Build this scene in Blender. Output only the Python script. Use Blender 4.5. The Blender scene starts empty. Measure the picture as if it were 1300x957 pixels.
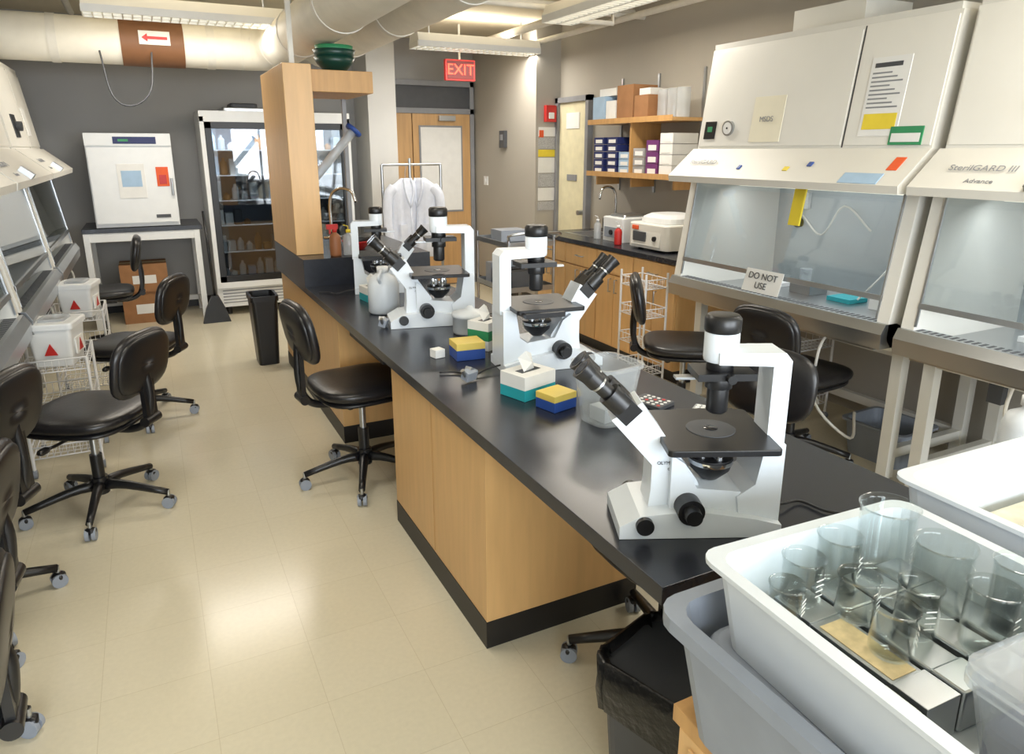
import bpy, bmesh, math, random
from mathutils import Vector, Matrix
random.seed(4)
S=bpy.context.scene
def lin(c):
    return tuple(((v/255)/12.92 if v/255<=0.04045 else ((v/255+0.055)/1.055)**2.4) for v in c)
def mat(name,rgb,rough=.5,metal=0,var=.06,scale=12,bump=0,emit=0,coat=0,stretch=None,spec=None):
    m=bpy.data.materials.new(name); m.use_nodes=True
    nt=m.node_tree; b=nt.nodes['Principled BSDF']
    c=lin(rgb)
    tc=nt.nodes.new('ShaderNodeTexCoord'); mp=nt.nodes.new('ShaderNodeMapping')
    if stretch: mp.inputs['Scale'].default_value=stretch
    nt.links.new(tc.outputs['Object'],mp.inputs[0])
    n=nt.nodes.new('ShaderNodeTexNoise'); n.inputs['Scale'].default_value=scale; n.inputs['Detail'].default_value=4
    nt.links.new(mp.outputs[0],n.inputs['Vector'])
    r=nt.nodes.new('ShaderNodeValToRGB')
    r.color_ramp.elements[0].position=.3; r.color_ramp.elements[1].position=.7
    r.color_ramp.elements[0].color=tuple(max(0,v*(1-var)) for v in c)+(1,)
    r.color_ramp.elements[1].color=tuple(min(1,v*(1+var)) for v in c)+(1,)
    nt.links.new(n.outputs['Fac'],r.inputs[0]); nt.links.new(r.outputs[0],b.inputs['Base Color'])
    b.inputs['Roughness'].default_value=rough; b.inputs['Metallic'].default_value=metal
    if spec is not None: b.inputs['Specular IOR Level'].default_value=spec
    if coat: b.inputs['Coat Weight'].default_value=coat; b.inputs['Coat Roughness'].default_value=.12
    if emit:
        b.inputs['Emission Color'].default_value=c+(1,); b.inputs['Emission Strength'].default_value=emit
    if bump:
        bp=nt.nodes.new('ShaderNodeBump'); bp.inputs['Strength'].default_value=bump; bp.inputs['Distance'].default_value=.01
        nt.links.new(n.outputs['Fac'],bp.inputs['Height']); nt.links.new(bp.outputs[0],b.inputs['Normal'])
    return m
def thin_glass(name,tint=(255,255,255),refl=.6,milk=0,base=.04,pw=3):
    m=bpy.data.materials.new(name); m.use_nodes=True; nt=m.node_tree
    for n in list(nt.nodes):
        if n.type!='OUTPUT_MATERIAL': nt.nodes.remove(n)
    out=[n for n in nt.nodes if n.type=='OUTPUT_MATERIAL'][0]
    t=nt.nodes.new('ShaderNodeBsdfTransparent'); t.inputs[0].default_value=lin(tint)+(1,)
    g=nt.nodes.new('ShaderNodeBsdfGlossy'); g.inputs['Roughness'].default_value=.03; g.inputs['Color'].default_value=(1,1,1,1)
    lw=nt.nodes.new('ShaderNodeLayerWeight'); lw.inputs[0].default_value=.5
    po=nt.nodes.new('ShaderNodeMath'); po.operation='POWER'; po.inputs[1].default_value=pw
    mu=nt.nodes.new('ShaderNodeMath'); mu.operation='MULTIPLY_ADD'; mu.inputs[1].default_value=refl; mu.inputs[2].default_value=base; mu.use_clamp=True
    nt.links.new(lw.outputs['Facing'],po.inputs[0]); nt.links.new(po.outputs[0],mu.inputs[0])
    mx=nt.nodes.new('ShaderNodeMixShader'); nt.links.new(mu.outputs[0],mx.inputs[0]); nt.links.new(t.outputs[0],mx.inputs[1]); nt.links.new(g.outputs[0],mx.inputs[2])
    last=mx
    if milk:
        d=nt.nodes.new('ShaderNodeBsdfPrincipled'); d.inputs['Base Color'].default_value=lin(tint)+(1,); d.inputs['Roughness'].default_value=.3
        m2=nt.nodes.new('ShaderNodeMixShader'); m2.inputs[0].default_value=milk
        nt.links.new(mx.outputs[0],m2.inputs[1]); nt.links.new(d.outputs[0],m2.inputs[2]); last=m2
    nt.links.new(last.outputs[0],out.inputs[0]); return m

WHITE=mat('enamel_white',(226,228,228),.35,var=.02)
SCOPE=mat('microscope_white',(222,229,236),.3,var=.02)
CREAM=mat('hood_cream',(228,226,218),.4,var=.02,scale=4)
CREAM2=mat('hood_cream_panel',(216,214,206),.42,var=.02,scale=4)
BLACK=mat('black_plastic',(22,22,24),.35,var=.1)
VINYL=mat('black_vinyl',(28,27,29),.33,var=.15,scale=60,bump=.05)
BENCH=mat('epoxy_black',(36,39,47),.27,var=.12,scale=30)
KICK=mat('kick_black',(26,24,24),.45)
WOOD=mat('maple_veneer',(212,170,114),.38,var=.06,scale=5,stretch=(6,6,.6))
WOODE=mat('maple_edge',(192,148,92),.45,var=.10,scale=6,stretch=(5,5,.6))
WOODD=mat('door_wood',(196,156,106),.4,var=.10,scale=5,stretch=(6,6,.5))
STEEL=mat('stainless',(180,183,185),.28,metal=.92,var=.06,scale=3)
STEELW=mat('stainless_interior',(190,196,198),.42,metal=.35,var=.08,scale=3)
CHROME=mat('chrome',(210,212,214),.12,metal=1)
GRAYP=mat('gray_plastic',(142,149,160),.5,var=.05)
DGRAY=mat('dark_gray',(70,72,76),.5)
TUBW=mat('tub_white',(212,218,223),.4,var=.02)
PAPER=mat('paper',(230,230,227),.8,var=.03)
OPAPER=mat('old_paper',(232,226,204),.8,var=.02)
PTXT=mat('paper_print',(176,176,176),.8,var=.35,scale=90,stretch=(1,1,3))
YEL=mat('label_yellow',(232,208,60),.6)
ORG=mat('label_orange',(226,92,42),.6)
ORGD=mat('bottle_amber',(150,96,60),.5)
RED=mat('red_plastic',(190,40,36),.45)
GRN=mat('green',(52,140,92),.5)
DGRN=mat('dark_green_bowl',(18,60,50),.35)
TEAL=mat('teal',(40,160,170),.5)
BLUE=mat('blue_label',(38,74,150),.5)
LBLUE=mat('light_blue',(160,188,214),.5)
NAVY=mat('navy',(34,44,96),.5)
PURP=mat('purple',(110,50,110),.5)
CARD=mat('cardboard',(156,112,74),.8,var=.1)
YBOX=mat('yellow_lid',(226,200,100),.5)
TAPE=mat('box_tape',(206,184,138),.5,var=.2,scale=40)
DUCT=mat('duct_insulation',(230,226,214),.6,var=.05,scale=6,bump=.08)
DUCTB=mat('duct_brown',(120,82,54),.6)
PIPE=mat('pipe_white',(222,219,210),.5)
WALLG=mat('wall_gray_paint',(164,163,161),.8,var=.02,scale=3)
WALLR=mat('wall_taupe_paint',(172,167,157),.8,var=.02,scale=3)
WALLW=mat('wall_light_paint',(206,206,204),.8,var=.02,scale=3)
CEIL=mat('ceiling_paint',(222,213,190),.85,var=.03,scale=3)
PALEY=mat('pale_yellow_door',(222,215,182),.5)
FRAME=mat('frame_gray',(136,138,142),.5)
WIRE=mat('wire_white',(230,230,230),.4)
CLOTH=mat('coat_cloth',(218,223,234),.9,var=.04,scale=20,bump=.3)
GLASS=thin_glass('glass_clear',(248,250,250))
BEAK=thin_glass('glass_beaker',(248,251,251),.8,base=.03,pw=4)
SASH=thin_glass('glass_sash',(228,231,232),.6,base=.05)
FRG=thin_glass('glass_fridge',(190,196,200),.5,base=.10)
CLEARP=thin_glass('clear_plastic',(240,243,245),.5,milk=.3)
CLEARQ=thin_glass('clear_plastic_thin',(240,243,245),.5,milk=.22)
GLIT=mat('lamp_tube',(255,246,226),.5,emit=2.2)
EXITR=mat('exit_red',(255,60,36),.5,emit=3)
EXITB=mat('exit_panel',(90,10,8),.5,emit=.25)
LENS=mat('lens_dark',(20,24,34),.08)
YGLASS=mat('tray_yellowish',(208,200,174),.5,var=.15,scale=25)
BAG=mat('bag_black',(18,18,19),.3,var=.3,scale=30,bump=.6)
WALLF=mat('wall_front_paint',(208,206,200),.8)

class B:
    def __init__(s): s.bm=bmesh.new(); s.m=[]; s.T=Matrix()
    def mi(s,m):
        if m not in s.m: s.m.append(m)
        return s.m.index(m)
    def raw(s,vs,fs,m,smooth=False):
        k=s.mi(m); bv=[s.bm.verts.new(s.T@Vector(v)) for v in vs]
        for f in fs:
            try:
                fc=s.bm.faces.new([bv[i] for i in f]); fc.material_index=k; fc.smooth=smooth
            except ValueError: pass
    def box(s,c,d,m,rot=None):
        x,y,z=[v/2 for v in d]; R=Matrix.Rotation(rot[1],3,rot[0]) if rot else Matrix.Identity(3)
        vs=[Vector(c)+R@Vector((i*x,j*y,k*z)) for i in(-1,1) for j in(-1,1) for k in(-1,1)]
        s.raw(vs,[(0,1,3,2),(4,6,7,5),(0,4,5,1),(2,3,7,6),(0,2,6,4),(1,5,7,3)],m)
    def bb(s,x0,x1,y0,y1,z0,z1,m): s.box(((x0+x1)/2,(y0+y1)/2,(z0+z1)/2),(x1-x0,y1-y0,z1-z0),m)
    def prism(s,poly,ax,a0,a1,m):
        f={'x':lambda p,a:(a,p[0],p[1]),'y':lambda p,a:(p[0],a,p[1]),'z':lambda p,a:(p[0],p[1],a)}[ax]
        n=len(poly); vs=[f(p,a0) for p in poly]+[f(p,a1) for p in poly]
        s.raw(vs,[tuple(range(n)),tuple(range(2*n-1,n-1,-1))]+[(i,(i+1)%n,n+(i+1)%n,n+i) for i in range(n)],m)
    def cyl(s,p0,p1,r0,m,r1=None,n=20,caps=True):
        p0=Vector(p0);p1=Vector(p1); r1=r0 if r1 is None else r1
        d=(p1-p0).normalized(); u=d.orthogonal().normalized(); v=d.cross(u)
        cs=[(math.cos(2*math.pi*i/n),math.sin(2*math.pi*i/n)) for i in range(n)]
        vs=[p0+(u*c+v*q)*r0 for c,q in cs]+[p1+(u*c+v*q)*r1 for c,q in cs]
        s.raw(vs,[(i,(i+1)%n,n+(i+1)%n,n+i) for i in range(n)],m,True)
        if caps:
            s.raw(vs[:n],[tuple(range(n))],m); s.raw(vs[n:],[tuple(range(n))],m)
    def rings(s,rs,m,smooth=True,cap0=True,cap1=True):
        n=len(rs[0]); vs=[p for r in rs for p in r]; fs=[]
        for k in range(len(rs)-1):
            for i in range(n): fs.append((k*n+i,k*n+(i+1)%n,(k+1)*n+(i+1)%n,(k+1)*n+i))
        if cap0: fs.append(tuple(range(n)))
        if cap1: fs.append(tuple((len(rs)-1)*n+i for i in range(n)))
        s.raw(vs,fs,m,smooth)
    def tube(s,pts,r,m,n=8,k=0):
        pts=[Vector(p) for p in pts]
        if k:
            q=[]; P=[pts[0]*2-pts[1]]+pts+[pts[-1]*2-pts[-2]]
            for i in range(1,len(P)-2):
                for j in range(k):
                    t=j/k; a,b,c,d=P[i-1],P[i],P[i+1],P[i+2]
                    q.append(.5*((2*b)+(c-a)*t+(2*a-5*b+4*c-d)*t*t+(3*b-a-3*c+d)*t**3))
            q.append(pts[-1]); pts=q
        rs=[]; u=None
        for i,p in enumerate(pts):
            t=(pts[min(i+1,len(pts)-1)]-pts[max(i-1,0)]).normalized()
            u=t.orthogonal().normalized() if u is None else (u-t*u.dot(t)).normalized()
            v=t.cross(u); rr=r(i/(len(pts)-1)) if callable(r) else r
            rs.append([p+(u*math.cos(2*math.pi*j/n)+v*math.sin(2*math.pi*j/n))*rr for j in range(n)])
        s.rings(rs,m)
    def lathe(s,prof,c,m,n=28,cap0=True,cap1=False,smooth=True):
        c=Vector(c)
        s.rings([[c+Vector((r*math.cos(2*math.pi*i/n),r*math.sin(2*math.pi*i/n),z)) for i in range(n)] for r,z in prof],m,smooth,cap0,cap1)
    def sup(s,c,r,m,e=.5,R=None,n=28,k=14,bend=0):
        c=Vector(c); R=R or Matrix.Identity(3)
        pw=lambda v,q: math.copysign(abs(v)**q,v); rs=[]
        for a in range(k+1):
            ph=-math.pi/2+math.pi*a/k; ring=[]
            for i in range(n):
                th=2*math.pi*i/n
                x=r[0]*pw(math.cos(ph),.7)*pw(math.cos(th),e); y=r[1]*pw(math.cos(ph),.7)*pw(math.sin(th),e); z=r[2]*pw(math.sin(ph),.8)
                ring.append((x,y,z+bend*(y*y+x*x)))
            rs.append([c+R@Vector(p) for p in ring])
        s.rings(rs,m)
    def rr(s,cx,cy,w,d,r,z,q=5):
        P=[]; w/=2; d/=2; r=min(r,w*.98,d*.98)
        for sx,sy,a0 in((1,1,0),(-1,1,90),(-1,-1,180),(1,-1,270)):
            for i in range(q):
                a=math.radians(a0+90*i/(q-1)); P.append(Vector((cx+sx*(w-r)+r*math.cos(a),cy+sy*(d-r)+r*math.sin(a),z)))
        return P
    def tub(s,cx,cy,w,d,z0,z1,m,r=.04,t=.006,rim=.015,taper=.02,rh=.012):
        L=[(w-2*taper,d-2*taper,z0),(w,d,z1-rh),(w+2*rim,d+2*rim,z1-rh),(w+2*rim,d+2*rim,z1),(w-2*t,d-2*t,z1),(w-2*taper-2*t,d-2*taper-2*t,z0+t)]
        s.rings([s.rr(cx,cy,a,b,r,z) for a,b,z in L],m,False,True,True)
    def rbox(s,x0,x1,y0,y1,z0,z1,m,r=.02,top=.01):
        cx,cy,w,d=(x0+x1)/2,(y0+y1)/2,x1-x0,y1-y0
        s.rings([s.rr(cx,cy,w,d,r,z0),s.rr(cx,cy,w,d,r,z1-top),s.rr(cx,cy,w-top*.6,d-top*.6,r,z1-top*.3),s.rr(cx,cy,w-2*top,d-2*top,r,z1)],m,False)
    def slab(s,xa,xb,p0,p1,th,m):
        d=(Vector(p1)-Vector(p0)).normalized(); nx=Vector((-d[1],d[0]))
        q=[Vector(p0),Vector(p1),Vector(p1)+nx*th,Vector(p0)+nx*th]
        s.prism([(v[0],v[1]) for v in q],'x',xa,xb,m)
    def done(s,name,loc=(0,0,0),rot=0,bev=0,seg=2):
        bmesh.ops.recalc_face_normals(s.bm,faces=s.bm.faces)
        me=bpy.data.meshes.new(name); s.bm.to_mesh(me); s.bm.free()
        for m in s.m: me.materials.append(m)
        o=bpy.data.objects.new(name,me); S.collection.objects.link(o); o.location=loc; o.rotation_euler=(0,0,rot)
        if bev:
            b=o.modifiers.new('bevel','BEVEL'); b.width=bev; b.segments=seg; b.limit_method='ANGLE'; b.angle_limit=math.radians(40)
        return o
def text(parent,body,loc,rot,size,m,name='lettering'):
    c=bpy.data.curves.new(name,'FONT'); c.body=body; c.size=size; c.extrude=.0006; c.align_x='CENTER'; c.align_y='CENTER'
    c.materials.append(m); o=bpy.data.objects.new(name,c); S.collection.objects.link(o); o.parent=parent; o.location=loc; o.rotation_euler=rot
    return o

# ---------------- room
XL,XR,YB,YF,ZC=-1.5,3.85,8.1,-2.6,2.8
fm=bpy.data.materials.new('floor_vinyl'); fm.use_nodes=True; nt=fm.node_tree; pb=nt.nodes['Principled BSDF']
tc=nt.nodes.new('ShaderNodeTexCoord'); br=nt.nodes.new('ShaderNodeTexBrick'); br.offset=0; br.squash=1
br.inputs['Scale'].default_value=1; br.inputs['Brick Width'].default_value=.305; br.inputs['Row Height'].default_value=.305; br.inputs['Mortar Size'].default_value=.0009
br.inputs['Color1'].default_value=lin((222,213,188))+(1,); br.inputs['Color2'].default_value=lin((219,210,184))+(1,); br.inputs['Mortar'].default_value=lin((204,193,164))+(1,)
no=nt.nodes.new('ShaderNodeTexNoise'); no.inputs['Scale'].default_value=60; no.inputs['Detail'].default_value=6
mx=nt.nodes.new('ShaderNodeMixRGB'); mx.blend_type='MULTIPLY'; mx.inputs[0].default_value=.12
nt.links.new(tc.outputs['Object'],br.inputs[0]); nt.links.new(tc.outputs['Object'],no.inputs['Vector'])
nt.links.new(br.outputs['Color'],mx.inputs[1]); nt.links.new(no.outputs['Fac'],mx.inputs[2]); nt.links.new(mx.outputs[0],pb.inputs['Base Color'])
n2=nt.nodes.new('ShaderNodeTexNoise'); n2.inputs['Scale'].default_value=3; mr=nt.nodes.new('ShaderNodeMapRange'); mr.inputs[3].default_value=.15; mr.inputs[4].default_value=.27
nt.links.new(n2.outputs['Fac'],mr.inputs[0]); nt.links.new(mr.outputs[0],pb.inputs['Roughness'])
def wall(name,a,m,parts=None):
    b=B()
    for p in (parts or [a]): b.bb(*p,m)
    return b.done(name)
wall('floor',(XL-.1,XR+.1,YF-.1,YB+.1,-.1,0),fm)
wall('ceiling',(XL-.1,XR+.1,YF-.1,YB+.1,ZC,ZC+.1),CEIL)
wall('wall_left',(XL-.1,XL,YF,YB,0,ZC),WALLG)
wall('wall_right',(XR,XR+.1,YF,YB,0,ZC),WALLR)
wall('wall_back',(XL-.1,XR+.1,YB,YB+.1,0,ZC),WALLG)
wall('wall_front',None,WALLF,[(XL-.1,XR+.1,YF-.1,YF,0,.9),(XL-.1,XR+.1,YF-.1,YF,2.5,ZC),(XL-.1,-1.2,YF-.1,YF,.9,2.5),(1.0,1.3,YF-.1,YF,.9,2.5),(3.5,XR+.1,YF-.1,YF,.9,2.5)])
for i,(x0,x1) in enumerate(((-1.2,1.0),(1.3,3.5))):
    b=B()
    for q in((x0,x0+.05,.9,2.5),(x1-.05,x1,.9,2.5),(x0,x1,.9,.95),(x0,x1,2.45,2.5),((x0+x1)/2-.025,(x0+x1)/2+.025,.9,2.5)): b.bb(q[0],q[1],YF-.08,YF-.02,q[2],q[3],FRAME)
    b.bb(x0+.05,x1-.05,YF-.055,YF-.05,.95,2.45,GLASS); b.done('window_%d'%(i+1))
wall('wall_partition',(3.57,XR,6.55,YB,0,ZC),WALLR)
wall('wall_column',(2.14,2.44,7.55,YB,0,ZC),WALLW)
b=B(); b.bb(3.555,3.57,6.56,YB,0,.1,KICK); b.bb(3.555,3.85,6.538,6.55,0,.1,KICK); b.done('baseboard_partition')
b=B(); b.bb(XL,2.14,YB-.015,YB,0,.1,KICK); b.done('baseboard_back')
b=B(); b.bb(XL,XL+.015,YF,YB,0,.1,KICK); b.done('baseboard_left')
b=B(); y=YB
for q in((2.46,2.52,0,2.36),(3.5,3.55,0,2.36),(2.46,3.55,2.0,2.06),(2.46,3.55,2.3,2.36)): b.bb(q[0],q[1],y-.06,y,q[2],q[3],FRAME)
b.bb(2.52,3.5,y-.03,y-.02,2.06,2.3,DGRAY)
b.bb(2.52,2.78,y-.045,y,.01,2.0,WOODD); b.bb(2.79,3.5,y-.045,y,.01,2.0,WOODD)
b.bb(2.88,3.38,y-.06,y-.045,.9,1.85,PAPER); b.bb(2.86,3.40,y-.055,y-.045,.88,1.87,FRAME)
b.bb(3.1,3.3,y-.1,y-.045,1.92,1.98,STEEL); b.cyl((2.83,y-.1,1.0),(2.83,y-.1,1.25),.012,STEEL)
b.bb(2.81,2.85,y-.1,y-.045,1.0,1.02,STEEL); b.bb(2.81,2.85,y-.1,y-.045,1.23,1.25,STEEL)
b.done('door_1',bev=.003)
b=B()
b.bb(3.79,XR,5.93,5.98,0,2.1,FRAME); b.bb(3.79,XR,6.5,6.55,0,2.1,FRAME); b.bb(3.79,XR,5.93,6.55,2.05,2.1,FRAME)
b.bb(3.82,XR,5.98,6.5,.01,2.05,PALEY); b.bb(3.812,3.82,6.12,6.36,1.8,1.95,PAPER); b.bb(3.812,3.82,6.15,6.33,1.3,1.36,FRAME); b.cyl((3.76,6.03,1.0),(3.82,6.03,1.0),.025,STEEL)
b.done('door_2')
b=B()
zz=1.82
for h,m in((.1,PAPER),(.12,PTXT),(.08,YEL),(.16,PAPER),(.14,PTXT),(.14,PAPER),(.1,PTXT)):
    b.bb(3.6,3.8,6.541,6.549,zz-h+.01,zz,m); zz-=h
b.bb(3.605,3.655,6.538,6.5485,1.72,1.79,ORG)
b.done('wall_notices')
b=B(); b.bb(3.66,3.78,6.5,6.55,1.87,2.03,RED); b.bb(3.69,3.75,6.49,6.5,1.9,1.96,WHITE); b.done('fire_alarm',bev=.004)
b=B(); b.bb(3.53,3.57,7.2,7.32,1.62,1.8,DGRAY); b.bb(3.525,3.53,7.23,7.29,1.7,1.76,FRAME); b.done('wall_thermostat')
b=B(); b.bb(3.56,3.57,7.7,7.8,1.2,1.3,WHITE); b.bb(3.553,3.56,7.74,7.76,1.23,1.27,WHITE);b.done('light_switch')
b=B(); b.bb(2.79,3.11,7.0,7.05,2.27,2.47,RED); b.bb(2.805,3.095,6.995,7.0,2.285,2.455,EXITB); b.cyl((2.95,7.025,2.47),(2.95,7.025,ZC),.012,PIPE)
e=b.done('exit_sign',bev=.004); text(e,'EXIT',(2.95,6.992,2.37),(math.pi/2,0,0),.145,EXITR)

# ducts
b=B(); b.cyl((XL,6.75,2.42),(.85,6.75,2.42),.17,DUCT,n=40)
for x in(-1.1,-.5,.6): b.cyl((x-.03,6.75,2.42),(x+.03,6.75,2.42),.176,PIPE,n=40)
b.cyl((-.05,6.75,2.42),(.4,6.75,2.42),.178,DUCTB,n=40)
b.prism([(.1,2.44),(.14,2.47),(.14,2.45),(.28,2.45),(.28,2.43),(.14,2.43),(.14,2.41)],'y',6.56,6.567,RED)
b.bb(.08,.3,6.567,6.58,2.39,2.49,PAPER)
b.tube([(.85,6.75,2.42),(.98,6.72,2.42),(1.08,6.6,2.42),(1.12,6.4,2.42)],.17,DUCT,n=40,k=6)
b.cyl((1.12,6.4,2.42),(1.12,YF,2.42),.17,DUCT,n=40)
for y in(5.6,4.4,3.2,1.5,0): b.cyl((1.12,y-.03,2.42),(1.12,y+.03,2.42),.176,PIPE,n=40)
b.tube([(-.2,6.6,2.33),(-.15,6.5,2.0),(-.02,6.5,1.93),(.12,6.52,2.05),(.16,6.6,2.35)],.007,DGRAY,n=6,k=5)
for y in(5.9,3.9): b.cyl((1.12,y,2.55),(1.12,y,ZC),.01,STEEL)
b.done('ventilation_duct')
b=B(); b.cyl((1.62,YF,2.5),(1.62,6.9,2.5),.17,DUCT,n=40)
for y in(6.1,4.9,3.7,2.5,1): b.cyl((1.62,y-.03,2.5),(1.62,y+.03,2.5),.176,PIPE,n=40)
b.tube([(1.62,6.9,2.5),(1.62,7.2,2.52),(1.62,7.5,2.6),(1.62,YB,2.62)],.17,DUCT,n=40,k=5)
b.done('ventilation_duct')
b=B()
for x,z,r in((2.15,2.7,.03),(2.3,2.72,.02),(3.3,2.68,.035),(3.6,2.62,.025),(-.4,2.72,.025)): b.cyl((x,YF,z),(x,7.5,z),r,PIPE,n=12)
for y,z in((5.2,2.66),(5.35,2.72),(3.4,2.7)): b.cyl((1.8,y,z),(XR,y,z),.022,PIPE,n=12)
b.tube([(3.0,5.0,2.7),(3.0,5.0,2.55),(3.4,5.0,2.55),(3.4,5.0,2.7)],.02,PIPE,n=10)
b.cyl((3.35,2.9,2.58),(3.35,2.2,2.58),.09,DGRAY); b.cyl((3.35,2.5,2.35),(3.35,2.5,ZC),.07,CREAM2)
b.done('ceiling_pipes')
def fixture(cx,cy,L,ax,z=2.55,en=26):
    b=B()
    b.prism([(-.13,0),(.13,0),(.1,.07),(-.1,.07)],'x',-L/2,L/2,CREAM)
    b.bb(-L/2+.02,L/2-.02,-.11,.11,-.004,0,GLIT)
    b.bb(-L/2,L/2,-.13,-.118,-.05,0,WHITE); b.bb(-L/2,L/2,.118,.13,-.05,0,WHITE); b.bb(-L/2,L/2,-.008,.008,-.05,-.004,WHITE)
    k=int(L/.06)
    for i in range(k+1):
        x=-L/2+i*L/k; b.bb(x-.004,x+.004,-.12,.12,-.05,-.004,CREAM)
    for x in(-L/2+.15,L/2-.15): b.cyl((x,0,.07),(x,0,ZC-z),.006,STEEL,n=6)
    b.done('ceiling_light',(cx,cy,z),ax)
    l=bpy.data.lights.new('fluorescent_lamp','AREA'); l.shape='RECTANGLE'; l.size=L; l.size_y=.2; l.energy=en; l.color=(1,.94,.85)
    o=bpy.data.objects.new('fluorescent_lamp',l); S.collection.objects.link(o); o.location=(cx,cy,z-.06); o.rotation_euler=(0,0,ax)
    l=bpy.data.lights.new('fluorescent_uplight','AREA'); l.shape='RECTANGLE'; l.size=L; l.size_y=.16; l.energy=en*.3; l.color=(1,.92,.80)
    o=bpy.data.objects.new('fluorescent_uplight',l); S.collection.objects.link(o); o.location=(cx,cy,z+.08); o.rotation_euler=(math.pi,0,ax)
fixture(.42,6.05,1.35,0,en=28); fixture(2.95,6.6,1.25,0); fixture(2.87,4.3,1.3,math.pi/2); fixture(.1,2.6,1.35,0,en=18); fixture(2.6,1.0,1.35,0,en=20)

# ---------------- bench
b=B()
b.bb(.80,1.62,.94,4.42,.742,.782,BENCH)
b.bb(.80,1.62,4.42,5.5,.742,.95,BENCH)
def cab(y0,y1,x1=1.59):
    b.bb(.83,x1,y0,y1,.10,.742,WOOD); b.bb(.828,x1+.002,y0-.002,y1,.0,.10,KICK)
cab(1.83,2.78,1.43); cab(3.74,5.5)
b.bb(.827,.829,2.3,2.303,.11,.74,WOODE)
b.bb(1.2,1.23,2.78,3.74,.1,.742,WOODE)
b.bb(.90,.93,1.0,1.83,.64,.742,KICK) ; b.bb(1.40,1.43,.98,1.83,.64,.742,KICK)
b.bb(.86,.9,3.0,3.6,.66,.742,KICK)
b.done('lab_bench',bev=.003)
b=B()
b.bb(.80,.97,4.62,5.5,.951,2.1,WOOD)
b.bb(.97,1.36,4.66,5.3,1.945,2.075,WOODE)
b.bb(.86,.89,4.7,4.73,2.1,ZC,PIPE)
b.bb(1.30,1.33,5.25,5.28,.951,1.945,FRAME)
b.done('shelf_tower',bev=.003)
b=B(); b.lathe([(.06,0),(.11,.05),(.13,.09),(.124,.09),(.1,.045),(.055,.006)],(1.17,4.85,2.077),DGRN,cap1=True); b.lathe([(.075,.05),(.12,.1),(.135,.135),(.128,.135),(.07,.058)],(1.17,4.85,2.077),DGRN,cap1=True); b.lathe([(.05,.06),(.11,.12),(.12,.16),(.114,.16),(.045,.066)],(1.17,4.85,2.077),GRN,cap1=True)
b.done('mixing_bowl')
b=B(); p=Vector((1.03,5.0,1.42))
b.T=Matrix.Translation(p)@Matrix.Rotation(math.radians(42),4,'Y')
b.lathe([(.03,0),(.03,.42),(.026,.42),(.026,.01)],(0,0,0),CLEARP,cap1=True); b.lathe([(.028,-.01),(.03,.0)],(0,0,0),PAPER,cap1=True); b.lathe([(.055,.4),(.06,.41),(.06,.425),(.034,.43)],(0,0,0),BLUE,cap1=True)
b.T=Matrix(); b.bb(.972,1.04,4.97,5.03,1.38,1.42,WOODE)
b.done('graduated_cylinder')
b=B(); x,y=1.15,5.15
b.cyl((x,y,.951),(x,y,1.0),.025,CHROME); b.tube([(x,y,1.0),(x,y,1.25),(x+.05,y-.03,1.33),(x+.13,y-.08,1.32),(x+.16,y-.1,1.24)],.011,CHROME,n=10,k=6); b.tube([(x-.06,y,.99),(x+.06,y,.99)],.012,CHROME)
b.done('gooseneck_faucet')
def bottle(name,x,y,z,r,h,m,cap,spray=False):
    b=B(); b.lathe([(r*.95,0),(r,.01),(r,h*.68),(r*.8,h*.78),(r*.35,h*.86),(r*.35,h*.92)],(x,y,z),m,cap1=True)
    b.lathe([(r*.42,h*.88),(r*.42,h),(r*.3,h)],(x,y,z),cap,cap1=True)
    if spray: b.box((x-.015,y,z+h*1.08),(.07,.025,.03),cap); b.box((x-.03,y,z+h*.97),(.01,.015,.05),cap)
    else: b.tube([(x,y,z+h),(x,y,z+h+.02),(x-.03,y,z+h+.03)],.003,cap,n=6)
    return b.done(name)
bottle('spray_bottle',1.02,4.5,.951,.035,.17,ORGD,RED,True); bottle('wash_bottle',1.11,4.52,.951,.035,.16,CLEARP,YEL)
b=B(); b.lathe([(.05,0),(.09,.05),(.1,.06),(.09,.06),(.05,.01)],(1.22,4.75,.951),RED,cap1=True); b.lathe([(.06,.03),(.1,.09),(.09,.09)],(1.22,4.75,.951),BLACK,cap1=True); b.done('red_bowl')

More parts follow.
